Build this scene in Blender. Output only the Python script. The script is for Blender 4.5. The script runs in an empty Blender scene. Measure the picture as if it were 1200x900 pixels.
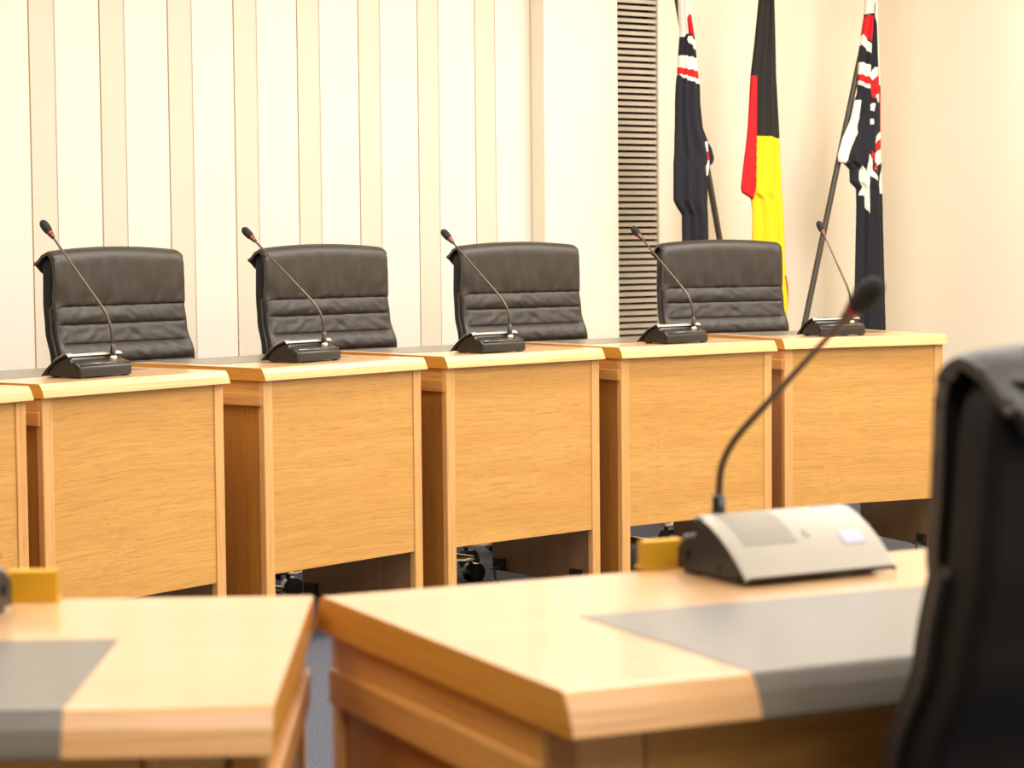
import bpy, bmesh, math, random
from math import sin, cos, pi, radians, sqrt
from mathutils import Vector, Matrix, noise

# All measures below are written in units of U metres (the room was surveyed
# in that unit); every mesh and location is multiplied by U when linked.
U = 0.882
C = bpy.context.scene.collection
random.seed(7)

# ------------------------------------------------------------------ materials
def lin(c):
    return tuple(((v/255)/12.92 if v/255 <= .04045 else ((v/255+.055)/1.055)**2.4) for v in c) + (1,)

def new_mat(name):
    m = bpy.data.materials.new(name); m.use_nodes = True
    return m, m.node_tree, m.node_tree.nodes['Principled BSDF']

def plain(name, rgb, rough=.5, metal=0, spec=.5, coat=0, noise_amt=0, nscale=40, bump=0, bscale=200):
    m, t, b = new_mat(name)
    b.inputs['Base Color'].default_value = lin(rgb)
    b.inputs['Roughness'].default_value = rough
    b.inputs['Metallic'].default_value = metal
    b.inputs['Specular IOR Level'].default_value = spec
    b.inputs['Coat Weight'].default_value = coat
    b.inputs['Coat Roughness'].default_value = .15
    tc = t.nodes.new('ShaderNodeTexCoord')
    if noise_amt:
        n = t.nodes.new('ShaderNodeTexNoise'); n.inputs['Scale'].default_value = nscale; n.inputs['Detail'].default_value = 5
        t.links.new(tc.outputs['Object'], n.inputs['Vector'])
        mx = t.nodes.new('ShaderNodeMix'); mx.data_type = 'RGBA'
        c = lin(rgb)
        mx.inputs[6].default_value = tuple(v*(1-noise_amt) for v in c[:3]) + (1,)
        mx.inputs[7].default_value = tuple(min(1, v*(1+noise_amt)) for v in c[:3]) + (1,)
        t.links.new(n.outputs['Fac'], mx.inputs[0]); t.links.new(mx.outputs[2], b.inputs['Base Color'])
    if bump:
        n = t.nodes.new('ShaderNodeTexNoise'); n.inputs['Scale'].default_value = bscale; n.inputs['Detail'].default_value = 3
        t.links.new(tc.outputs['Object'], n.inputs['Vector'])
        bp = t.nodes.new('ShaderNodeBump'); bp.inputs['Strength'].default_value = bump; bp.inputs['Distance'].default_value = .002
        t.links.new(n.outputs['Fac'], bp.inputs['Height']); t.links.new(bp.outputs['Normal'], b.inputs['Normal'])
    return m

def wood(name, axis, dark, mid, light, rough=.3, fine=1.0, wave=.6, coat=.0, spec=.5):
    """beech/oak veneer with grain running along `axis` (0 x, 1 y, 2 z)"""
    m, t, b = new_mat(name)
    N, L = t.nodes, t.links
    tc = N.new('ShaderNodeTexCoord'); info = N.new('ShaderNodeObjectInfo')
    add = N.new('ShaderNodeVectorMath'); add.operation = 'ADD'
    mul = N.new('ShaderNodeVectorMath'); mul.operation = 'SCALE'; mul.inputs['Scale'].default_value = 17
    comb = N.new('ShaderNodeCombineXYZ')
    for i in range(3): L.new(info.outputs['Random'], comb.inputs[i])
    L.new(comb.outputs[0], mul.inputs[0]); L.new(tc.outputs['Object'], add.inputs[0]); L.new(mul.outputs[0], add.inputs[1])
    # slow warp so the grain lines wander
    wn = N.new('ShaderNodeTexNoise'); wn.inputs['Scale'].default_value = 2.2; wn.inputs['Detail'].default_value = 2
    L.new(add.outputs[0], wn.inputs['Vector'])
    ws = N.new('ShaderNodeVectorMath'); ws.operation = 'SCALE'; ws.inputs['Scale'].default_value = .06*wave
    L.new(wn.outputs['Color'], ws.inputs[0])
    ad2 = N.new('ShaderNodeVectorMath'); ad2.operation = 'ADD'
    L.new(add.outputs[0], ad2.inputs[0]); L.new(ws.outputs[0], ad2.inputs[1])
    def grain(s_along, s_across, detail, rough_=.55):
        mp = N.new('ShaderNodeMapping'); sc = [s_across]*3; sc[axis] = s_along
        mp.inputs['Scale'].default_value = sc
        L.new(ad2.outputs[0], mp.inputs['Vector'])
        n = N.new('ShaderNodeTexNoise'); n.inputs['Scale'].default_value = 1; n.inputs['Detail'].default_value = detail
        n.inputs['Roughness'].default_value = rough_
        L.new(mp.outputs[0], n.inputs['Vector']); return n
    g1 = grain(.9, 16, 3); g2 = grain(2.6*fine, 210*fine, 4); g3 = grain(10*fine, 520*fine, 2)
    r1 = N.new('ShaderNodeValToRGB'); r1.color_ramp.elements[0].position = .32; r1.color_ramp.elements[1].position = .68
    r1.color_ramp.elements[0].color = lin(mid); r1.color_ramp.elements[1].color = lin(light)
    L.new(g1.outputs['Fac'], r1.inputs[0])
    r2 = N.new('ShaderNodeValToRGB'); r2.color_ramp.elements[0].position = .40; r2.color_ramp.elements[1].position = .56
    r2.color_ramp.elements[0].color = (1, 1, 1, 1); r2.color_ramp.elements[1].color = (0, 0, 0, 1)
    L.new(g2.outputs['Fac'], r2.inputs[0])
    m1 = N.new('ShaderNodeMix'); m1.data_type = 'RGBA'
    f = N.new('ShaderNodeMath'); f.operation = 'MULTIPLY'; f.inputs[1].default_value = .27
    L.new(r2.outputs[0], f.inputs[0]); L.new(f.outputs[0], m1.inputs[0])
    L.new(r1.outputs[0], m1.inputs[6]); m1.inputs[7].default_value = lin(dark)
    r3 = N.new('ShaderNodeValToRGB'); r3.color_ramp.elements[0].position = .36; r3.color_ramp.elements[1].position = .44
    r3.color_ramp.elements[0].color = (1, 1, 1, 1); r3.color_ramp.elements[1].color = (0, 0, 0, 1)
    L.new(g3.outputs['Fac'], r3.inputs[0])
    m2 = N.new('ShaderNodeMix'); m2.data_type = 'RGBA'
    f2 = N.new('ShaderNodeMath'); f2.operation = 'MULTIPLY'; f2.inputs[1].default_value = .35
    L.new(r3.outputs[0], f2.inputs[0]); L.new(f2.outputs[0], m2.inputs[0])
    L.new(m1.outputs[2], m2.inputs[6]); m2.inputs[7].default_value = lin(tuple(v*.8 for v in dark))
    L.new(m2.outputs[2], b.inputs['Base Color'])
    b.inputs['Roughness'].default_value = rough; b.inputs['Specular IOR Level'].default_value = spec
    b.inputs['Coat Weight'].default_value = coat; b.inputs['Coat Roughness'].default_value = .12
    return m

WD, WM, WL = (186,126,54), (210,154,78), (222,168,92)
M = {}
M['front'] = wood('oak veneer grain across', 0, WD, WM, WL, rough=.42)
M['top'] = wood('oak desktop veneer', 0, (206,150,94), (224,174,122), (231,184,134), rough=.3, coat=.55, fine=.6)
M['post'] = wood('beech lipping upright', 2, (204,146,80), (222,166,98), (230,178,112), rough=.4, fine=.5, wave=.3)
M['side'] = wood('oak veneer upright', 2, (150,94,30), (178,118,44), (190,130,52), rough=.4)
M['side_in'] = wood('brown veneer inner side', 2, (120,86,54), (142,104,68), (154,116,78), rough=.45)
M['rail'] = wood('beech rail', 1, (186,128,60), (208,150,78), (218,162,90), rough=.38, fine=.5)
M['edge'] = wood('lit solid beech edge', 0, (208,150,92), (224,168,108), (230,178,118), rough=.34, coat=.2, fine=.4, wave=.3)  # light from above on the slanted edge is put into this paler tone
M['edge_y_shaded'] = wood('shaded beech side edge', 1, (188,124,42), (206,142,54), (214,152,64), rough=.3, fine=.4, wave=.3)  # same beech; shade on the square-cut ends painted in as darker orange
M['inlay'] = plain('grey leather inlay', (110,101,88), rough=.34, coat=.25, bump=.25, bscale=600, noise_amt=.06, nscale=30)
M['leather'] = plain('dark brown leather', (45,37,29), rough=.46, spec=.55, bump=.5, bscale=260, noise_amt=.1, nscale=25)
M['leather_flap'] = plain('dark brown leather of the headrest', (47,39,31), rough=.44, spec=.6, bump=.45, bscale=260, noise_amt=.1, nscale=25)
M['shell'] = plain('black leather shell', (15,12,9), rough=.6, spec=.3, bump=.3, bscale=260)
M['chrome'] = plain('polished warm chrome', (214,198,170), rough=.16, metal=1)
M['black'] = plain('black plastic', (30,25,19), rough=.34, noise_amt=.05, nscale=60)
M['blackgloss'] = plain('glossy black plastic', (32,27,20), rough=.2, coat=.5)
M['rubber'] = plain('black rubber', (22,21,20), rough=.7)
M['plate'] = plain('silver grey face plate', (178,169,154), rough=.5, metal=.2, noise_amt=.03, nscale=90)
M['mesh'] = plain('fine speaker mesh', (172,162,145), rough=.6, metal=.1, bump=.8, bscale=1500)
M['lcd'] = plain('pale display', (186,186,202), rough=.4)
M['neck'] = plain('dark gooseneck metal', (92,78,62), rough=.36, metal=.8)
M['ring'] = plain('red ring', (150,36,26), rough=.35)
M['foam'] = plain('black microphone windscreen', (26,24,20), rough=.8, bump=.6, bscale=900)
M['brass'] = plain('brushed brass', (234,178,44), rough=.36, metal=.45, noise_amt=.06, nscale=60)
M['steel'] = plain('dull steel fitting', (120,118,112), rough=.35, metal=.9)
M['polebrown'] = plain('dark stained flag pole', (62,54,40), rough=.4)
M['navy'] = plain('navy flag cloth', (25,23,33), rough=.85, noise_amt=.08, nscale=90)
M['white'] = plain('white flag cloth', (240,232,220), rough=.85)
M['red'] = plain('red flag cloth', (205,20,26), rough=.85)
M['blackcloth'] = plain('black flag cloth', (30,26,20), rough=.85, noise_amt=.08, nscale=90)
M['yellow'] = plain('yellow flag cloth', (252,206,10), rough=.85)
M['wall'] = plain('cream wall paint', (252,239,216), rough=.85, noise_amt=.012, nscale=3)
M['board'] = plain('cream wall board', (242,232,216), rough=.7, noise_amt=.012, nscale=3)
M['strip'] = plain('beige recessed board', (231,217,195), rough=.7, noise_amt=.012, nscale=3)
M['groove'] = plain('board groove', (204,178,134), rough=.8)
M['slat'] = plain('grey beige louvre slat', (200,186,166), rough=.5)
M['dark'] = plain('dark grille backing', (52,46,38), rough=.8)
M['ceil'] = plain('white ceiling', (240,236,228), rough=.9)
M['skirt'] = plain('grey skirting', (120,112,100), rough=.6)

def carpet():
    m, t, b = new_mat('blue grey carpet'); N, L = t.nodes, t.links
    tc = N.new('ShaderNodeTexCoord'); n = N.new('ShaderNodeTexNoise'); n.inputs['Scale'].default_value = 260; n.inputs['Detail'].default_value = 3
    L.new(tc.outputs['Object'], n.inputs['Vector'])
    r = N.new('ShaderNodeValToRGB'); r.color_ramp.elements[0].position = .35; r.color_ramp.elements[1].position = .68
    r.color_ramp.elements[0].color = lin((56,60,72)); r.color_ramp.elements[1].color = lin((112,114,122))
    L.new(n.outputs['Fac'], r.inputs[0]); L.new(r.outputs[0], b.inputs['Base Color'])
    b.inputs['Roughness'].default_value = .95; b.inputs['Specular IOR Level'].default_value = .1
    bp = N.new('ShaderNodeBump'); bp.inputs['Strength'].default_value = .6; bp.inputs['Distance'].default_value = .004
    L.new(n.outputs['Fac'], bp.inputs['Height']); L.new(bp.outputs[0], b.inputs['Normal'])
    return m
M['carpet'] = carpet()

# ------------------------------------------------------------------ helpers
def link_mesh(name, bm, mats, parent=None, smooth=None):
    bmesh.ops.recalc_face_normals(bm, faces=bm.faces)
    bm.transform(Matrix.Scale(U, 4))
    me = bpy.data.meshes.new(name); bm.to_mesh(me); bm.free()
    for m in (mats if isinstance(mats, (list, tuple)) else [mats]): me.materials.append(m)
    if smooth is not None:
        for p in me.polygons: p.use_smooth = True
        try: me.set_sharp_from_angle(angle=radians(smooth))
        except Exception: pass
    o = bpy.data.objects.new(name, me); C.objects.link(o)
    if parent: o.parent = parent
    return o

def thing(name, label, cat, loc, rz=0, group=None):
    o = bpy.data.objects.new(name, None); C.objects.link(o)
    o.empty_display_size = .1
    o.location = Vector(loc)*U; o.rotation_euler = (0, 0, radians(rz))
    o['label'] = label; o['category'] = cat
    if group: o['group'] = group
    return o

def dup(root, loc, rz, label, group=None):
    def cp(o, par):
        c = o.copy(); C.objects.link(c); c.parent = par
        for ch in o.children: cp(ch, c)
        return c
    kids = list(root.children)
    r = root.copy(); C.objects.link(r)
    for ch in kids: cp(ch, r)
    r.location = Vector(loc)*U; r.rotation_euler = (0, 0, radians(rz)); r['label'] = label
    if group: r['group'] = group
    return r

def structure(name, bm, mats, smooth=None):
    o = link_mesh(name, bm, mats, None, smooth); o['kind'] = 'structure'; return o

def box(bm, x0, x1, y0, y1, z0, z1, mi=0, bev=0):
    g = bmesh.ops.create_cube(bm, size=1)
    for v in g['verts']:
        v.co = Vector((x0+(v.co.x+.5)*(x1-x0), y0+(v.co.y+.5)*(y1-y0), z0+(v.co.z+.5)*(z1-z0)))
    fs = set(f for v in g['verts'] for f in v.link_faces)
    for f in fs: f.material_index = mi
    if bev:
        es = list(set(e for f in fs for e in f.edges))
        bmesh.ops.bevel(bm, geom=es, offset=bev, segments=2, profile=.6, affect='EDGES')
    return bm

def boxes(*a, **k):
    bm = bmesh.new()
    for q in a: box(bm, *q, **k)
    return bm

def loft(bm, rings, close_u=True, caps=True, mi=0):
    R = [[bm.verts.new(p) for p in r] for r in rings]
    n = len(R[0])
    for a, b in zip(R, R[1:]):
        for i in range(n if close_u else n-1):
            j = (i+1) % n
            f = bm.faces.new((a[i], a[j], b[j], b[i])); f.material_index = mi
    if caps:
        for r in (R[0], R[-1]):
            try: f = bm.faces.new(r); f.material_index = mi
            except Exception: pass
    return R

def tube(bm, pts, rad, seg=12, mi=0):
    pts = [Vector(p) for p in pts]
    rad = rad if isinstance(rad, (list, tuple)) else [rad]*len(pts)
    rings = []; prev = None
    for i, p in enumerate(pts):
        d = (pts[min(i+1, len(pts)-1)]-pts[max(i-1, 0)]).normalized()
        if prev is None: x = d.orthogonal().normalized()
        else: x = (prev - d*prev.dot(d)).normalized()
        prev = x; y = d.cross(x)
        rings.append([p + (x*cos(2*pi*k/seg) + y*sin(2*pi*k/seg))*rad[i] for k in range(seg)])
    loft(bm, rings, mi=mi); return bm

def lathe(bm, prof, seg=24, c=(0,0,0), mi=0):
    c = Vector(c)
    loft(bm, [[c+Vector((r*cos(2*pi*k/seg), r*sin(2*pi*k/seg), z)) for k in range(seg)] for r, z in prof], mi=mi); return bm

def spline(pts, n=8):
    pts = [Vector(p) for p in pts]; out = []
    P = [pts[0]*2-pts[1]] + pts + [pts[-1]*2-pts[-2]]
    for i in range(1, len(P)-2):
        a, b, c, d = P[i-1], P[i], P[i+1], P[i+2]
        for k in range(n):
            t = k/n
            out.append(.5*((2*b)+(c-a)*t+(2*a-5*b+4*c-d)*t*t+(3*b-a-3*c+d)*t**3))
    out.append(pts[-1]); return out

def interp(tab, x):
    tab = sorted(tab)
    if x <= tab[0][0]: return tab[0][1]
    for (a, u), (b, v) in zip(tab, tab[1:]):
        if x <= b:
            t = (x-a)/(b-a); t = t*t*(3-2*t); return u+(v-u)*t
    return tab[-1][1]
def lerp_tab(tab, x):
    if x <= tab[0][0]: return tab[0][1:]
    for a, b in zip(tab, tab[1:]):
        if x <= b[0]:
            t = (x-a[0])/(b[0]-a[0]); return tuple(u+(v-u)*t for u, v in zip(a[1:], b[1:]))
    return tab[-1][1:]

# ------------------------------------------------------------------ the room
WA = 34.77                                    # direction the back wall runs in
P0 = Vector((-1.689, 8.8, 0))
WU = Vector((cos(radians(WA)), sin(radians(WA)), 0)); WN = Vector((WU.y, -WU.x, 0))   # along, into the room
H = 3.4
def wall_pt(s, d, z): return P0 + WU*s + WN*d + Vector((0, 0, z))
def wbox(bm, s0, s1, d0, d1, z0, z1, mi=0):
    v = [bm.verts.new(wall_pt(s, d, z)) for z in (z0, z1) for s, d in ((s0, d0), (s1, d0), (s1, d1), (s0, d1))]
    for q in ((0,1,2,3), (4,5,6,7), (0,1,5,4), (1,2,6,5), (2,3,7,6), (3,0,4,7)):
        f = bm.faces.new([v[i] for i in q]); f.material_index = mi
SC = 4.154                                    # corner with the right wall
SL, DF = -9.5, 14.0
bm = bmesh.new(); wbox(bm, SL-.3, SC+.3, -.3, DF+.3, -.12, 0); structure('floor', bm, M['carpet'])
bm = bmesh.new(); wbox(bm, SL-.3, SC+.3, -.3, DF+.3, H, H+.12); structure('ceiling', bm, M['ceil'])
# back wall: plain parts + boarded part made of wide boards and narrow recessed boards
bm = bmesh.new()
wbox(bm, SL-.3, 2.169, -.3, -.014, 0, H, 2)
wbox(bm, 2.169, 2.566, -.3, .10, 0, H, 0)
wbox(bm, 2.566, 2.62, -.3, 0, 0, H, 0)
wbox(bm, 2.62, 2.872, -.3, -.075, 0, H, 0)
wbox(bm, 2.872, SC+.3, -.3, 0, 0, H, 0)
k = -33
while True:
    s = -.142 + .2885*k
    if s > 2.16: break
    e = min(s+.2885, 2.169)
    wbox(bm, s+.008, min(s+.108, e), -.02, -.005, 0, H, 3)
    if s+.108 < e: wbox(bm, s+.1082, e-.0005, -.02, 0, 0, H, 1)
    k += 1
structure('wall_back', bm, [M['wall'], M['board'], M['groove'], M['strip']])
bm = bmesh.new(); wbox(bm, SC, SC+.3, 0, DF+.3, 0, H); structure('wall_right', bm, M['wall'])
bm = bmesh.new(); wbox(bm, SL-.3, SL, 0, DF+.3, 0, H); structure('wall_left', bm, M['wall'])
bm = bmesh.new(); wbox(bm, SL, SC, DF, DF+.3, 0, H); structure('wall_front', bm, M['wall'])
bm = bmesh.new(); wbox(bm, 2.872, SC, 0, .014, 0, .11); structure('baseboard_back', bm, M['skirt'])
bm = bmesh.new(); wbox(bm, SC-.014, SC, .014, DF, 0, .11); structure('baseboard_right', bm, M['skirt'])

# louvred grille
g = thing('wall_grille', 'tall grey louvred grille with thin horizontal slats set into the cream wall', 'grille', P0+WU*2.62, WA)
gw = .252
bm = boxes((0, gw, .062, .072, .0, H-.01)); link_mesh('backing_panel', bm, M['dark'], g)
bm = boxes((0, .008, -.004, .06, .0, H-.01), (gw-.008, gw, -.004, .06, .0, H-.01)); link_mesh('side_frame', bm, M['slat'], g)
bm = bmesh.new(); z = .02
while z < H-.03:
    v = [bm.verts.new((x, y, zz)) for x in (.008, gw-.008) for y, zz in ((.001, z), (.001, z+.0155), (.03, z+.0215), (.03, z+.018), (.006, z+.003))]
    for i in range(5):
        j = (i+1) % 5; bm.faces.new((v[i], v[j], v[5+j], v[5+i]))
    bm.faces.new(v[:5]); bm.faces.new(v[5:])
    z += .0284
link_mesh('louvre_slats', bm, M['slat'], g)

# ------------------------------------------------------------------ desks
PROF = [(0, .850), (.003, .8495), (.007, .846), (.0145, .834), (.020, .821), (.0225, .8135), (.0215, .812)]
def desk_top(w, d):
    """slab with a moulded front and user's edge and square-cut ends; y=0 front"""
    bm = bmesh.new()
    top = [(d+o, z) for o, z in PROF]; fr = [(-o, z) for o, z in PROF]
    prof = top + [(d+.004, .812), (-.004, .812)] + fr[::-1]
    prof = [p for i, p in enumerate(prof) if p != prof[i-1]]
    loft(bm, [[Vector((x, y, z)) for y, z in prof] for x in (-w/2, w/2)])
    bmesh.ops.recalc_face_normals(bm, faces=bm.faces)
    for f in bm.faces:
        n = f.normal
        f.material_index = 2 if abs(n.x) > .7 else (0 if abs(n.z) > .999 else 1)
    return bm
def inlay(x0, x1, y0, d):
    """leather sheet flush on the top that wraps down over the user's edge"""
    bm = bmesh.new()
    prof = [(y0, .8495), (y0, .8508)] + [(d+o+.0008, z+.0008) for o, z in PROF[:-1]] + [(d+.0225, .8115), (d+.017, .8115), (d+.010, .84), (d-.006, .846)]
    loft(bm, [[Vector((x, y, z)) for y, z in prof] for x in (x0, x1)])
    return bm

def desk(root, w, ihalf, iy, kind):
    d = .575; hw = w/2 - .010
    link_mesh('desktop', desk_top(w, d), [M['top'], M['edge'], M['edge_y_shaded']], root)
    link_mesh('leather_inlay', inlay(-ihalf, ihalf, iy, d), M['inlay'], root)
    link_mesh('front_panel', boxes((-hw+.036, hw-.036, 0.002, .02, .2336, .8105), bev=.0012), M['front'], root)
    for s in (-1, 1):
        x0, x1 = sorted((s*hw, s*(hw-.036)))
        link_mesh('post', boxes((x0, x1, -.002, .022, .045, .8115), bev=.0025), M['post'], root)
        # end panel: outer veneer slightly set in from the post
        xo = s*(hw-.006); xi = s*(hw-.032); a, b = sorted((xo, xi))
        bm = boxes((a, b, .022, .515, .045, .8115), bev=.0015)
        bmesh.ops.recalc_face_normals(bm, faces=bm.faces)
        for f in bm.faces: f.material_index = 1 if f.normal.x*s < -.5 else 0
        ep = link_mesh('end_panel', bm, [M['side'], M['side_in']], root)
        a, b = sorted((s*(hw+.007), s*(hw-.006)))
        a2, b2 = sorted((s*(hw-.001), s*(hw-.008)))
        link_mesh('apron', boxes((a2, b2, .023, .515, .772, .8115)), M['rail'], root)
        link_mesh('side_rail', boxes((a, b, .006, .515, .736, .774), bev=.003), M['rail'], root)
        for y in (.08, .47):
            a, b = sorted((s*(hw-.032), s*(hw-.044)))
            br = link_mesh('foot_bracket', boxes((a, b, y-.028, y+.028, .05, .092), bev=.003), M['black'], root)
            bm = bmesh.new()
            cx = s*(hw-.06)
            box(bm, *sorted((s*(hw-.044), s*(hw-.072))), y-.012, y+.012, .052, .060)
            lathe(bm, [(.005, .02), (.005, .056)], 12, (cx, y, 0))
            lathe(bm, [(.0, .0), (.02, .0), (.022, .006), (.016, .016), (.006, .022), (0, .022)], 16, (cx, y, 0))
            link_mesh('levelling_foot', bm, M['steel'], br, 40)
    if kind == 'pedestal':
        # drawer unit under the user's side
        pw = hw-.036
        link_mesh('drawer_unit', boxes((-pw, pw, .06, .48, .64, .8105)), M['side'], root)
        link_mesh('corner_post', boxes((pw-.070, pw, .48, .505, .64, .8105), bev=.002), M['post'], root)
        link_mesh('corner_post', boxes((-pw, -pw+.070, .48, .505, .64, .8105), bev=.002), M['post'], root)
        for s in (-1, 1):
            a, b = sorted((s*.004, s*(pw-.073)))
            dr = link_mesh('drawer', boxes((a, b, .48, .502, .652, .796), bev=.002), M['front'], root)
            bm = bmesh.new()
            tube(bm, [(0, 0, 0), (0, .012, 0)], .004, 12)
            tube(bm, spline([(-.016, .016, 0), (0, .018, 0), (.016, .016, 0)], 6), [.003]+[.0052]*11+[.003], 12)
            kn = link_mesh('handle', bm, M['chrome'], dr, 60)
            kn.location = Vector((.19 if s > 0 else -.30, .502, .748))*U
    return root

FAR = [((-1.047, 6.397), 52.8), ((-.512, 7.039), 49.7), ((.042, 7.572), 42.5), ((.65, 8.033), 35.6), ((1.302, 8.489), 24.0)]
deskg = 'curved far row of oak desks'
dk = desk(thing('meeting_desk', 'leftmost fully visible oak desk of the far row, before the leftmost leather chair', 'desk', (*FAR[0][0], 0), FAR[0][1], deskg), .706, .285, .25, 'plain')
dup(dk, (*FAR[1][0], 0), FAR[1][1], 'oak far desk under the second microphone, its brown side panel showing widest at left')
dup(dk, (*FAR[2][0], 0), FAR[2][1], 'middle oak desk of the far row with chrome chair base showing under its front panel')
dup(dk, (*FAR[3][0], 0), FAR[3][1], 'oak far desk directly behind the foreground microphone stalk, in front of grille and first flag')
dup(dk, (*FAR[4][0], 0), FAR[4][1], 'rightmost oak desk of the far row, standing beside the plain cream wall')
dup(dk, (-1.471, 5.753, 0), 56, 'oak desk at the far left of the row, cut off by the picture edge')

# near desks
nr = desk(thing('meeting_desk', 'large foreground oak desk at right carrying a silver microphone base and grey leather inlay', 'desk', (.317, 2.676, 0), 205, 'foreground meeting desks'), 1.15, .392, .245, 'pedestal')
desk(thing('meeting_desk', 'large foreground oak desk at bottom left with grey leather inlay and brass block', 'desk', (-.789, 2.423, 0), 181.7, 'foreground meeting desks'), 1.15, .404, .255, 'pedestal')

# ------------------------------------------------------------------ microphones
def rounded(prof, n=3):
    return prof
def mic(root, tipL, tipZ, lat=0.0, head=1.0, w=.202):
    hw = w/2
    # body: side profile (y, z), +y is the user's side
    body = [(0, .004), (0, .026), (.001, .030), (.006, .036), (.014, .042), (.022, .0455), (.030, .0465), (.036, .048), (.041, .054), (.047, .060), (.058, .061),
            (.075, .055), (.095, .045), (.112, .032), (.124, .016), (.126, .004)]
    bm = bmesh.new()
    rings = []
    for x, k in ((-hw, .90), (-hw+.003, .97), (-hw+.008, 1), (hw-.008, 1), (hw-.003, .97), (hw, .90)):
        rings.append([Vector((x, .06+(y-.06)*(.5+.5*k), .004+(z-.004)*k)) for y, z in body])
    loft(bm, rings)
    for sx in (-1, 1):
        for y in (.015, .11): box(bm, sx*hw*.86-.008, sx*hw*.86+.008, y-.008, y+.008, 0, .005)
        # socket plugs on the end
        tube(bm, [(sx*(hw-.003), .02, .022), (sx*(hw+.0025), .02, .022)], .006, 12)
        tube(bm, [(sx*(hw-.003), .085, .012), (sx*(hw+.0015), .085, .012)], .003, 8)
    link_mesh('base', bm, M['black'], root, 35)
    # rear ridge trim, glossy bar
    bm = bmesh.new()
    tube(bm, [(-hw+.005, .008, .036), (-hw+.008, .008, .0365), (hw-.008, .008, .0365), (hw-.005, .008, .036)], [.003, .0065, .0065, .003], 10)
    link_mesh('rear_trim', bm, M['blackgloss'], root, 60)
    # face plate: bowed sheet sloping to the user, lip over the table
    fp = [(.044, .0655), (.050, .0685), (.062, .0675), (.078, .0615), (.096, .052), (.114, .0395), (.130, .026), (.142, .0145), (.147, .010)]
    bm = bmesh.new(); th = .0055; e = .006
    rings = []
    def prof_at(kk):
        up = [(y, z) for y, z in fp]; lo = [(y-th*.55, z-th) for y, z in fp][::-1]
        return up + lo
    for x, dz in ((-hw-e, -.003), (-hw-e+.003, -.0006), (-hw, 0), (hw, 0), (hw+e-.003, -.0006), (hw+e, -.003)):
        rings.append([Vector((x, y, z+dz)) for y, z in prof_at(0)])
    loft(bm, rings)
    bmesh.ops.recalc_face_normals(bm, faces=bm.faces)
    for f in bm.faces:
        f.material_index = 0 if (f.normal.z > .35 and abs(f.normal.x) < .6) else 1
    plate = link_mesh('face_plate', bm, [M['plate'], M['black']], root, 30)
    def on_face(x0, x1, t0, t1, h, m, name, nseg=6, par=None):
        """thin pad following the face between path parameters"""
        def at(t):
            k = t*(len(fp)-1); i = min(int(k), len(fp)-2); q = k-i
            a, b = Vector((0, *fp[i])), Vector((0, *fp[i+1])); p = a.lerp(b, q); d = (b-a).normalized(); return p, Vector((0, -d.z, d.y))
        bm = bmesh.new(); rings = []
        for k in range(nseg+1):
            p, n = at(t0+(t1-t0)*k/nseg)
            rings.append([Vector((x0, 0, 0))+p-n*.001, Vector((x1, 0, 0))+p-n*.001, Vector((x1, 0, 0))+p+n*h, Vector((x0, 0, 0))+p+n*h])
        loft(bm, rings); return link_mesh(name, bm, m, par or plate)
    on_face(.010, .080, .18, .62, .0006, M['mesh'], 'speaker_mesh')
    on_face(-.080, -.050, .56, .68, .0008, M['lcd'], 'display')
    on_face(-.012, -.006, .52, .58, .0014, M['plate'], 'button', 2)
    on_face(-.088, .086, .055, .085, .0012, M['black'], 'top_slot', 2)
    # socket and gooseneck
    sx, sy, sz = .062, .036, .046
    bm = bmesh.new(); lathe(bm, [(0, 0), (.013, 0), (.013, .006), (.0095, .010), (.0, .010)], 20, (sx, sy, sz)); link_mesh('socket', bm, M['chrome'], root, 50)
    bm = bmesh.new(); lathe(bm, [(.0, .008), (.0085, .008), (.0075, .040), (.005, .043), (0, .043)], 16, (sx, sy, sz)); sl = link_mesh('sleeve', bm, M['blackgloss'], root, 50)
    T = Vector((sx+lat, sy+tipL, tipZ)); S = Vector((sx, sy, sz+.04))
    V = T-S
    d3 = [S + Vector((V.x*h, V.y*h, V.z*v)) for h, v in ((.012, .11), (.045, .19), (.10, .262), (.165, .325))]
    b2 = d3[-1]; d = (T-b2).normalized()
    path = spline([S]+d3, 6) + [b2 + (T-b2)*.5, T-d*.055]
    bm = bmesh.new(); tube(bm, path, [.0042]*(len(path)-2)+[.0034, .0032], 10)
    link_mesh('gooseneck', bm, M['neck'], root, 60)
    def along(prof, m, name):
        bm = bmesh.new(); x = d.orthogonal().normalized(); y = d.cross(x); seg = 20
        loft(bm, [[T + d*t + (x*cos(2*pi*k/seg)+y*sin(2*pi*k/seg))*r*head for k in range(seg)] for t, r in prof])
        return link_mesh(name, bm, m, root, 50)
    along([(-.058, .002), (-.057, .006), (-.044, .0075), (-.043, .002)], M['neck'], 'capsule_collar')
    along([(-.044, .004), (-.0435, .0088), (-.036, .0092), (-.0355, .004)], M['ring'], 'light_ring')
    along([(-.037, .003), (-.0365, .0092), (-.030, .0118), (-.015, .0132), (-.004, .0128), (.004, .0105), (.009, .006), (.0105, .001)], M['foam'], 'windscreen')
    return root
MG = 'black gooseneck microphones on the far desks'
Z = .8505
tips = [((-1.128, 6.409), 56, .262, 1.280), ((-.591, 7.096), 54, .325, 1.258), ((-.022, 7.554), 46.5, .305, 1.247), ((.62, 8.076), 41, .30, 1.254), ((1.232, 8.535), 29, .20, 1.268)]
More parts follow.
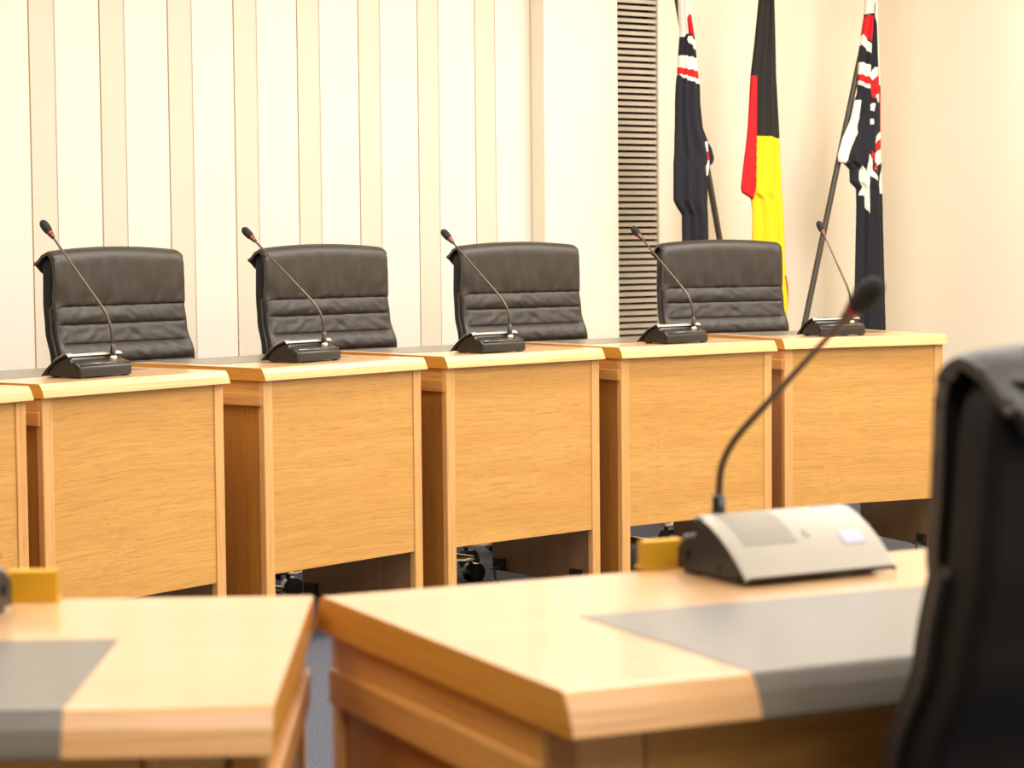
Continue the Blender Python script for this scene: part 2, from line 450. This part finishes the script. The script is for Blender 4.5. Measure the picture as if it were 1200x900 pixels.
lb = ['leftmost black gooseneck microphone, on the far desk in front of the leftmost chair',
      'black gooseneck microphone crossing the second leather chair from the left',
      'black gooseneck microphone on the middle far desk, in front of the third leather chair',
      'black gooseneck microphone in front of the louvred grille and rightmost far leather chair',
      'black gooseneck microphone on the rightmost far desk, standing before the leaning flag pole']
for (p, a, L, z), l in zip(tips, lb):
    mic(thing('gooseneck_microphone', l, 'microphone', (*p, Z), a, MG), L, z-Z)
nm = mic(thing('gooseneck_microphone', 'large blurred foreground microphone with silver sloping face on the right desk', 'microphone', (.268, 2.638, Z), 209, 'foreground microphones'), .28, 1.176-Z, 0, 1.0, .192)
mic(thing('gooseneck_microphone', 'silver-faced microphone base at left picture edge beside the brass block, mostly cut off', 'microphone', (-.618, 2.392, Z), 168, 'foreground microphones'), .29, 1.186-Z, .02, 1.12)

# brass blocks
def brass_block(label, loc, rz):
    t = thing('brass_block', label, 'brass block', loc, rz, 'brass blocks beside the foreground microphones')
    bm = boxes((0, .054, 0, .024, 0, .0035), bev=.0008)
    link_mesh('base_strip', bm, M['brass'], t)
    bm = bmesh.new()
    loft(bm, [[Vector((x, y, z)) for y, z in ((.003, .003), (.021, .003), (.020, .031), (.0185, .0325), (.0065, .0325), (.005, .031))] for x in (.002, .052)])
    link_mesh('plate', bm, M['brass'], t)
    return t
brass_block('brass block half hidden behind the large foreground microphone base', (.149, 2.596, Z), 27)
brass_block('brass block on the bottom left desk at the picture edge', (-.535, 2.412, Z), 0)

# ------------------------------------------------------------------ chairs
YF = [(.50, .01), (.56, -.028), (.63, -.052), (.72, -.060), (.84, -.046), (.94, -.014), (1.03, -.003), (1.12, -.004), (1.20, .0)]
HW = [(.50, .262), (.62, .287), (.74, .290), (.84, .285), (.94, .280), (1.03, .277), (1.12, .276), (1.20, .268)]
RECLINE = 0.0
def yf(z): return interp(YF, z) - RECLINE*(1.1-z)
def hwz(z): return interp(HW, z)
def rrect(hw, y0, y1, r, n=5):
    pts = []
    for cx, cy, a0 in ((hw-r, y0+r, -90), (hw-r, y1-r, 0), (-hw+r, y1-r, 90), (-hw+r, y0+r, 180)):
        for k in range(n+1):
            a = radians(a0+90*k/n); pts.append((cx+r*cos(a), cy+r*sin(a)))
    return pts
def office_chair(root, arms_at):
    # dark outer shell
    bm = bmesh.new(); rings = []
    zs = [.50+(1.175-.50)*k/40 for k in range(41)]
    for z in zs:
        e = min(1, (z-.495)/.02, (1.18-z)/.03+.3)
        rings.append([Vector((x, y, z)) for x, y in rrect(hwz(z)-.004-(1-e)*.01, yf(z)+.014, yf(z)+.076, .016)])
    loft(bm, rings); link_mesh('backrest_shell', bm, M['shell'], root, 50)
    # ribbed cushion, one rib every .062 below the headrest seam
    bm = bmesh.new(); rings = []
    zt = 1.018; n = 8; pitch = .0625
    steps = 14
    for i in range(n*steps+1):
        z = zt - pitch*i/steps; t = (i % steps)/steps
        puff = max(0, sin(pi*t))**.55 if 0 < t < 1 else 0
        hw = hwz(z)-.0015
        row = []
        NX = 60
        for j in range(NX+1):
            q = -1+2*j/NX; x = q*hw
            edge = 1-max(0, (abs(q)-.96)/.04)**2*.5
            wr = noise.noise(Vector((x*38+z*22*(1 if x > 0 else -1), z*30+5, 3.1)))*.0045*puff + noise.noise(Vector((x*90, z*20, 9)))*.0010*puff
            sm = min(1, max(0, (abs(q)-.925)/.04)); pf = puff+(1-puff)*sm*.85
            row.append(Vector((x, yf(z)+.007-(.009*pf+.003)*edge+wr*(1-sm), z)))
        row += [Vector((hw-.001, yf(z)+.032, z)), Vector((-hw+.001, yf(z)+.032, z))]
        rings.append(row)
    loft(bm, rings); link_mesh('ribbed_cushion', bm, M['leather'], root, 60)
    # piping along both sides between cushion and shell
    for s in (-1, 1):
        bm = bmesh.new(); tube(bm, [(s*(hwz(z)+.0005), yf(z)+.026, z) for z in [.53+.02*k for k in range(25)]], .0045, 8)
        link_mesh('piping', bm, M['leather'], root, 60)
    # headrest wrap: front pad, over the top, loose flap behind
    bm = bmesh.new()
    NX = 64
    def path(x):
        q = abs(x)/.276
        arch = -.014*q**2
        s = min(1, max(0, (1-q)/.13)); s = s*s*(3-2*s)
        drop = .018+.034*s
        base = yf(1.1)
        pts = [(yf(1.012)+.006-.011*min(1, max(0, (q-.90)/.06)), 1.012), (yf(1.02)-.003-.003*min(1, max(0, (q-.90)/.06)), 1.020), (yf(1.045)-.006, 1.045), (yf(1.09)-.007, 1.09+arch*.3), (base-.006, 1.14+arch*.6), (base-.003, 1.178+arch),
               (base+.010, 1.200+arch), (base+.034, 1.210+arch), (base+.058, 1.204+arch), (base+.078, 1.188+arch), (base+.090, 1.188+arch-drop*.5), (base+.098+.006*(1-s), 1.188+arch-drop)]
        return [Vector((x, p[0], p[1])) for p in pts]
    cols = []
    for j in range(NX+1):
        q = -1+2*j/NX; hw = .276
        x = q*hw
        sp = spline([v[1:] + (0,) if False else Vector((0, v.y, v.z)) for v in path(x)], 6)
        L = len(sp); col = []
        for k, p in enumerate(sp):
            t = k/(L-1)
            env = sin(pi*min(1, t/.5))**1 if t < .5 else 0
            low = max(0, 1-t/.32)
            w1 = noise.noise(Vector((x*42, t*5, 1.3)))*.0042*env*(1+low) + noise.noise(Vector((x*100+3, t*9, 4)))*.0009*env
            edge = max(0, (abs(q)-.955)/.045)**2*.004
            hwk = 1 if t > .25 else 1
            nx = -1 if t < .55 else 1
            col.append((Vector((x*hwk, p.y+(w1 if t < .5 else 0)+(edge if t < .5 else 0), p.z-(edge if .45 < t < .75 else 0)))))
        cols.append(col)
    L = len(cols[0])
    outer = [[bm.verts.new(c) for c in col] for col in cols]
    inner = []
    for j, col in enumerate(cols):
        ic = []
        for k, p in enumerate(col):
            a = col[max(0, k-1)]; b = col[min(L-1, k+1)]; d = (b-a); nrm = Vector((0, d.z, -d.y)).normalized()
            th = .016 if k < L*.6 else .010
            ic.append(bm.verts.new(p + Vector((0, nrm.y, nrm.z))*th))
        inner.append(ic)
    for j in range(NX):
        for k in range(L-1):
            bm.faces.new((outer[j][k], outer[j+1][k], outer[j+1][k+1], outer[j][k+1]))
            bm.faces.new((inner[j][k], inner[j][k+1], inner[j+1][k+1], inner[j+1][k]))
    for j in range(NX):
        for k in (0, L-1): bm.faces.new((outer[j][k], inner[j][k], inner[j+1][k], outer[j+1][k]))
    for j in (0, NX):
        for k in range(L-1): bm.faces.new((outer[j][k], outer[j][k+1], inner[j][k+1], inner[j][k]))
    hr = link_mesh('headrest', bm, M['leather_flap'], root, 60)
    # hem stitched along the flap
    bm = bmesh.new(); tube(bm, [cols[j][L-1]+Vector((0, -.002, 0)) for j in range(NX+1)], .006, 8)
    link_mesh('flap_hem', bm, M['leather_flap'], hr, 60)
    bm = bmesh.new(); tube(bm, [cols[j][L-4]+Vector((0, .0006, 0)) for j in range(NX+1)], .0014, 6)
    link_mesh('stitch_line', bm, M['shell'], hr, 60)
    # seat (user faces -y)
    bm = bmesh.new(); rings = []
    for k in range(25):
        t = k/24; y = .03-.49*t
        e = (1-abs(2*t-1)**5)
        hwk = .272*(.86+.14*e); puff = .75+.25*abs(sin(pi*t*6))**.5
        z0 = .50; h = .085*(.45+.55*e)*(.9+.1*puff); dz = -.025*max(0, t-.8)/.2
        rings.append([Vector((x, y, z0+zz+dz)) for x, zz in rrect(hwk, 0, h, min(.03, h*.45))])
    loft(bm, rings); link_mesh('seat', bm, M['leather'], root, 60)
    # back bracket and mechanism
    bm = bmesh.new()
    loft(bm, [[Vector((x, y, z)) for x, y in rrect(.035, yy, yy+.014, .005)] for z, yy in ((.47, .0), (.50, .075), (.56, .075), (.68, .045), (.74, .018))] )
    link_mesh('back_bracket', bm, M['chrome'], root, 40)
    cy = -.215
    link_mesh('seat_mechanism', boxes((-.10, .10, cy-.11, cy+.20, .455, .50), bev=.008), M['black'], root)
    bm = bmesh.new(); lathe(bm, [(0, .09), (.034, .09), (.034, .26), (.030, .265), (.0, .265)], 24, (0, cy, 0)); link_mesh('column_sleeve', bm, M['black'], root, 50)
    bm = bmesh.new(); lathe(bm, [(0, .25), (.018, .25), (.018, .46), (0, .46)], 20, (0, cy, 0)); link_mesh('gas_column', bm, M['chrome'], root, 50)
    bm = bmesh.new(); lathe(bm, [(0, .085), (.052, .085), (.055, .10), (.050, .135), (.038, .15), (0, .15)], 24, (0, cy, 0)); hub = link_mesh('hub', bm, M['chrome'], root, 50)
    R = .375
    for k in range(5):
        a = radians(arms_at + 72*k); d = Vector((cos(a), sin(a), 0)); c = Vector((0, cy, 0)); pz = Vector((0, 0, 1)); sd = d.cross(pz)
        rings = []
        for t, h0, h1, hw in ((.04, .095, .140, .026), (.15, .088, .132, .024), (.26, .080, .112, .021), (.34, .076, .098, .018), (R, .078, .092, .014)):
            rings.append([c + d*t + sd*x + pz*z for x, z in ((-hw, h0), (hw, h0), (hw, h0+(h1-h0)*.6), (hw*.6, h1), (-hw*.6, h1), (-hw, h0+(h1-h0)*.6))])
        bm = bmesh.new(); loft(bm, rings)
        arm = link_mesh('base_arm', bm, M['chrome'], root, 40)
        # castor: twin wheels, hood, stem
        p = c + d*(R-.012)
        ca = a + radians(35+40*k); w = Vector((cos(ca), sin(ca), 0)); ax = w.cross(pz)
        bm = bmesh.new()
        for s in (-1, 1):
            tube(bm, [p + ax*s*.010 + w*.014 + pz*.031, p + ax*s*.012 + w*.014 + pz*.031, p + ax*s*.026 + w*.014 + pz*.031, p + ax*s*.028 + w*.014 + pz*.031], [.026, .031, .031, .026], 24)
        ct = link_mesh('castor', bm, M['rubber'], root, 50)
        bm = bmesh.new()
        rings = []
        for k2 in range(9):
            ang = radians(-20+25*k2)
            q = p + w*.014 + pz*.031 + w*cos(ang)*.036 + pz*sin(ang)*.036
            q2 = p + w*.014 + pz*.031 + w*cos(ang)*.031 + pz*sin(ang)*.031
            rings.append([q-ax*.024, q+ax*.024, q2+ax*.024, q2-ax*.024])
        loft(bm, rings)
        tube(bm, [p+pz*.055, p+pz*.086], .008, 10)
        link_mesh('castor_hood', bm, M['blackgloss'], ct, 50)
    return root
CH = 'black leather high-backed chairs behind the far desks'
def chair_at(i, dz, label, arms, t=1.0, side=-.035, dyaw=0):
    (cx, cy), a = FAR[i]; r = radians(a)
    return (cx - sin(r)*t + cos(r)*side, cy + cos(r)*t + sin(r)*side, dz), a+dyaw
for i, dz, lbl, arms in ((1, 0, 'leftmost black leather chair with ribbed back, behind the far row', 18),
                         (2, 0, 'black leather chair second from left behind the far row of desks', -35),
                         (3, 0, 'third black leather chair from left, before the pale boarded wall end', 20),
                         (4, 0, 'rightmost far black leather chair, standing in front of the flags and grille', 30)):
    loc, a = chair_at(i, dz, lbl, arms)
    office_chair(thing('office_chair', lbl, 'chair', loc, a, CH), arms)
RECLINE = .10
office_chair(thing('office_chair', 'blurred foreground black leather chair seen from behind at the right edge', 'chair', (.600, 2.012, -.063), 205), 20)

# ------------------------------------------------------------------ flags
FD = .38
def flag_pt(s, d, z): return WU*s + WN*d + Vector((0, 0, z))
FB = P0 + WN*FD + WU*3.18
F1O = [(2.459, 2.648, 2.705), (2.241, 2.666, 2.713), (2.168, 2.669, 2.725), (2.095, 2.674, 2.741), (2.007, 2.664, 2.754), (1.931, 2.657, 2.763), (1.876, 2.647, 2.775), (1.802, 2.642, 2.777), (1.692, 2.639, 2.791), (1.637, 2.634, 2.819), (1.601, 2.633, 2.843), (1.563, 2.631, 2.855), (1.542, 2.628, 2.848), (1.526, 2.628, 2.828), (1.49, 2.628, 2.819), (1.379, 2.627, 2.816), (1.349, 2.646, 2.815), (1.316, 2.674, 2.818), (1.22, 2.674, 2.82), (1.007, 2.677, 2.821)]
F2O = [(2.49, 3.135, 3.195), (2.265, 3.12, 3.202), (2.077, 3.094, 3.209), (1.926, 3.069, 3.213), (1.7, 3.049, 3.23), (1.511, 3.018, 3.24), (1.435, 3.007, 3.245), (1.413, 3.013, 3.247), (1.387, 3.065, 3.248), (1.323, 3.074, 3.252), (1.19, 3.071, 3.262), (1.13, 3.071, 3.262), (1.05, 3.071, 3.268), (1.0, 3.073, 3.281), (0.93, 3.075, 3.284), (0.85, 3.075, 3.27), (0.751, 3.075, 3.27)]
F3O = [(2.53, 3.782, 3.825), (2.296, 3.759, 3.825), (2.219, 3.753, 3.828), (2.141, 3.735, 3.831), (2.063, 3.724, 3.836), (1.966, 3.714, 3.842), (1.868, 3.708, 3.847), (1.829, 3.687, 3.847), (1.751, 3.666, 3.847), (1.661, 3.612, 3.849), (1.583, 3.583, 3.851), (1.555, 3.587, 3.853), (1.544, 3.624, 3.854), (1.521, 3.655, 3.855), (1.462, 3.658, 3.857), (1.434, 3.698, 3.858), (1.36, 3.7, 3.861), (1.184, 3.693, 3.867), (0.967, 3.687, 3.875), (0.73, 3.693, 3.884), (0.612, 3.693, 3.884)]
F1C = [('w', [(2.639, 2.456), (2.733, 2.462), (2.708, 2.242), (2.722, 2.191), (2.726, 2.096), (2.688, 2.091), (2.684, 2.08), (2.637, 2.078)]), ('r', [(2.698, 2.179), (2.732, 2.177), (2.764, 2.072), (2.722, 2.089), (2.693, 2.095), (2.689, 2.131)]), ('w', [(2.693, 2.088), (2.726, 2.078), (2.764, 2.043), (2.764, 2.013), (2.721, 2.041), (2.688, 2.066)]), ('w', [(2.636, 2.005), (2.764, 1.988), (2.783, 1.937), (2.721, 1.939), (2.636, 1.954)]), ('r', [(2.636, 1.954), (2.721, 1.939), (2.792, 1.93), (2.792, 1.897), (2.716, 1.909), (2.636, 1.925)]), ('w', [(2.654, 1.922), (2.716, 1.909), (2.792, 1.897), (2.792, 1.875), (2.758, 1.881), (2.692, 1.897), (2.664, 1.911)]), ('r', [(2.756, 2.068), (2.783, 2.069), (2.783, 1.966), (2.764, 1.966)]), ('w', [(2.795, 1.631), (2.81, 1.635), (2.814, 1.59), (2.793, 1.59)]), ('r', [(2.793, 1.59), (2.814, 1.594), (2.819, 1.553), (2.8, 1.549)]), ('w', [(2.8, 1.549), (2.819, 1.553), (2.821, 1.487), (2.804, 1.486)]), ('r', [(2.775, 1.833), (2.796, 1.834), (2.815, 1.694), (2.788, 1.694)])]
F2C = [('y', [(3.083, 1.663), (3.153, 1.663), (3.268, 1.646), (3.317, 0.669), (3.04, 0.68), (3.052, 1.383), (3.077, 1.406)]), ('r', [(2.995, 1.929), (3.093, 1.925), (3.088, 1.662), (3.077, 1.406), (3.067, 1.375), (2.968, 1.36)]), ('r', [(3.251, 1.047), (3.317, 1.046), (3.317, 0.893), (3.276, 0.909)])]
F3C = [('w', [(3.735, 2.525), (3.804, 2.529), (3.799, 2.297), (3.788, 2.23), (3.761, 2.229), (3.735, 2.228)]), ('w', [(3.804, 2.529), (3.868, 2.533), (3.868, 2.183), (3.844, 2.065), (3.85, 1.909), (3.831, 1.909), (3.809, 2.103), (3.796, 2.219)]), ('r', [(3.761, 2.233), (3.791, 2.211), (3.788, 2.141), (3.772, 2.101), (3.724, 2.142)]), ('w', [(3.708, 2.138), (3.735, 2.135), (3.772, 2.086), (3.775, 2.039), (3.724, 2.092), (3.708, 2.099)]), ('w', [(3.703, 2.01), (3.724, 2.01), (3.772, 1.993), (3.777, 1.934), (3.703, 1.955)]), ('r', [(3.703, 1.955), (3.73, 1.952), (3.772, 1.938), (3.783, 1.919), (3.804, 1.959), (3.82, 1.947), (3.826, 1.909), (3.842, 1.862), (3.842, 1.827), (3.815, 1.838), (3.783, 1.849), (3.772, 1.899), (3.703, 1.928)]), ('w', [(3.703, 1.928), (3.772, 1.903), (3.772, 1.884), (3.703, 1.909)]), ('w', [(3.793, 1.989), (3.809, 1.986), (3.81, 1.955), (3.783, 1.927), (3.772, 1.954)]), ('w', [(3.794, 1.861), (3.826, 1.87), (3.831, 1.831), (3.81, 1.826)]), ('r', [(3.838, 1.862), (3.869, 1.863), (3.869, 1.655), (3.838, 1.674)]), ('w', [(3.772, 1.821), (3.794, 1.822), (3.786, 1.787), (3.77, 1.79)]), ('w', [(3.767, 1.751), (3.783, 1.751), (3.783, 1.728), (3.767, 1.728)]), ('w', [(3.804, 1.67), (3.837, 1.694), (3.847, 1.686), (3.847, 1.667), (3.799, 1.635)]), ('r', [(3.799, 1.638), (3.869, 1.679), (3.869, 1.628), (3.804, 1.599)]), ('w', [(3.799, 1.595), (3.869, 1.628), (3.869, 1.565), (3.837, 1.549), (3.788, 1.521)]), ('r', [(3.767, 1.607), (3.788, 1.595), (3.788, 1.564), (3.772, 1.568)]), ('r', [(3.794, 1.556), (3.815, 1.549), (3.804, 1.509), (3.788, 1.529)]), ('w', [(3.756, 1.595), (3.772, 1.568), (3.778, 1.517), (3.815, 1.486), (3.815, 1.466), (3.767, 1.493), (3.751, 1.517)]), ('w', [(3.708, 1.536), (3.74, 1.524), (3.767, 1.493), (3.767, 1.419), (3.756, 1.321), (3.74, 1.349), (3.74, 1.399), (3.703, 1.403), (3.719, 1.446), (3.703, 1.477)]), ('w', [(3.847, 1.525), (3.896, 1.526), (3.896, 1.4), (3.826, 1.415), (3.837, 1.498)]), ('w', [(3.714, 1.835), (3.703, 1.769), (3.692, 1.691), (3.655, 1.613), (3.619, 1.547), (3.55, 1.546), (3.551, 1.592), (3.613, 1.67), (3.656, 1.749), (3.666, 1.834)])]

def in_poly(p, poly):
    x, y = p; c = False; j = len(poly)-1
    for i in range(len(poly)):
        (xi, yi), (xj, yj) = poly[i], poly[j]
        if (yi > y) != (yj > y) and x < (xj-xi)*(y-yi)/(yj-yi)+xi: c = not c
        j = i
    return c
def flag(label, lean, outline, patches, base_mi, mats, seed, length=2.62, fold=.020, front=.03):
    """a pole leaning by `lean` along the wall from the stand, with its cloth hanging in folds"""
    t = thing('flag', label, 'flag', FB, 0, 'three flags on poles in a fan-shaped stand')
    k = 1/sqrt(1+lean*lean); d = (WU*lean + Vector((0, 0, 1)))*k
    p0 = Vector((0, 0, .06)) + WU*lean*.05
    bm = bmesh.new(); tube(bm, [p0, p0+d*.9, p0+d*length], .0135, 16); pole = link_mesh('pole', bm, M['polebrown'], t, 60)
    bm = bmesh.new(); x = d.orthogonal().normalized(); y = d.cross(x); e = p0+d*length
    loft(bm, [[e + d*h + (x*cos(2*pi*q/16)+y*sin(2*pi*q/16))*r for q in range(16)] for h, r in ((0, .016), (.012, .018), (.02, .010), (.03, .012), (.055, .020), (.085, .012), (.12, .001))])
    link_mesh('finial', bm, M['brass'], pole, 50)
    bm = bmesh.new(); outline = sorted(outline); z0, z1 = outline[0][0], outline[-1][0]
    NZ, NS = int((z1-z0)/.0042), 84
    cloth_d = front
    def section(z):
        l, r = lerp_tab(outline, z); w = r-l; rows = []
        for j in range(NS+1):                       # front, left to right
            q = j/NS
            dep = .022*sqrt(max(0, 1-(2*q-1)**2))
            ph = noise.noise(Vector((q*3.2, z*.7, seed)))*2.2
            wv = fold*.38*sin(2*pi*(q*3.1+ph*.22)+z*.6)*min(1, 4*q, 4*(1-q))
            rows.append((l+w*q, cloth_d+dep+wv))
        for j in range(1, 14):                      # back, right to left
            q = 1-j/14
            dep = -.022*sqrt(max(0, 1-(2*q-1)**2))
            rows.append((l+w*q, cloth_d+dep+.006*sin(q*14+z*2)))
        return rows
    rings = []; zs = []
    off = 3.18
    for i in range(NZ+1):
        z = z0+(z1-z0)*i/NZ; zs.append(z)
        rings.append([(bm.verts.new(flag_pt(s-off, dd, z)), s) for s, dd in section(z)])
    n = len(rings[0])
    for a, b, za in zip(rings, rings[1:], zs):
        for i in range(n):
            j = (i+1) % n
            f = bm.faces.new((a[i][0], a[j][0], b[j][0], b[i][0])); f.smooth = True
            c = ((a[i][1]+b[j][1]+a[j][1]+b[i][1])/4, za+(z1-z0)/NZ/2)
            f.material_index = base_mi
            for key, poly in patches:
                if in_poly(c, poly): f.material_index = 'nwrky'.index(key)
    bm.faces.new([v for v, s in rings[0]]).material_index = base_mi; bm.faces.new([v for v, s in rings[-1]])
    link_mesh('cloth', bm, mats, t, 180)
    return t
FM = [M['navy'], M['white'], M['red'], M['blackcloth'], M['yellow']]
flag('left flag, navy cloth with white and red bars, nearest the louvred grille', -.2247, F1O, F1C, 0, FM, 1.0)
flag('middle flag: black, yellow and red cloth hanging straight down', 0, F2O, F2C, 3, FM, 5.0, fold=.016)
flag('right flag: navy with white star and red and white crosses on a right-leaning pole', .2816, F3O, F3C, 0, FM, 9.0)
st = thing('flag_stand', 'round brass floor stand at the foot of the three flags, behind the desks', 'flag stand', FB, WA)
bm = bmesh.new(); lathe(bm, [(0, 0), (.19, 0), (.195, .008), (.18, .022), (.07, .034), (.05, .06), (0, .06)], 36); link_mesh('foot', bm, M['brass'], st, 40)
bm = bmesh.new()
for l in (-.2247, 0, .2816):
    tube(bm, [Vector((l*.06, 0, .05)), Vector((l*.30, 0, .28))], .02, 16)
link_mesh('pole_holder', bm, M['brass'], st, 40)

# ------------------------------------------------------------------ lights
def area(loc, sx, sy, power, rot=(0, 0, 0), col=(1, .955, .885)):
    l = bpy.data.lights.new('ceiling_lamp', 'AREA'); l.shape = 'RECTANGLE'; l.size = sx; l.size_y = sy; l.energy = power; l.color = col
    o = bpy.data.objects.new('ceiling_lamp', l); C.objects.link(o); o.location = Vector(loc)*U; o.rotation_euler = rot; return o
for s in (-3.9, -1.5, .9, 3.1):
    for d in (2.6, 5.2, 8.2, 11.4):
        p = wall_pt(s, d, H-.03)
        area(p, 1.1, 1.1, (36 if s < -3 else 44) if s < .5 else (78 if d < 3 else 54), (0, 0, radians(WA)))
w = bpy.data.worlds.new('w'); bpy.context.scene.world = w; w.use_nodes = True
w.node_tree.nodes['Background'].inputs[0].default_value = (1, .95, .88, 1); w.node_tree.nodes['Background'].inputs[1].default_value = .3

# ------------------------------------------------------------------ camera
cam = bpy.data.cameras.new('camera'); co = bpy.data.objects.new('camera', cam); C.objects.link(co)
pitch, roll = .0640, -.0094
fw = Vector((0, cos(pitch), -sin(pitch))); up = Vector((0, sin(pitch), cos(pitch))); rt = Vector((1, 0, 0))
r2 = rt*cos(roll) + up*sin(roll); u2 = up*cos(roll) - rt*sin(roll)
mw = Matrix((( r2.x, u2.x, -fw.x, 0), (r2.y, u2.y, -fw.y, 0), (r2.z, u2.z, -fw.z, 1.2306*U), (0, 0, 0, 1)))
co.matrix_world = mw
cam.sensor_width = 36; cam.lens = 2700/1200*36; cam.clip_start = .05
cam.dof.use_dof = True; cam.dof.focus_distance = 7.2*U; cam.dof.aperture_fstop = 9
sc = bpy.context.scene; sc.camera = co
sc.view_settings.view_transform = 'Standard'; sc.view_settings.look = 'None'; sc.view_settings.gamma = 1
sc.view_settings.use_curve_mapping = False; sc.view_settings.exposure = -0.10
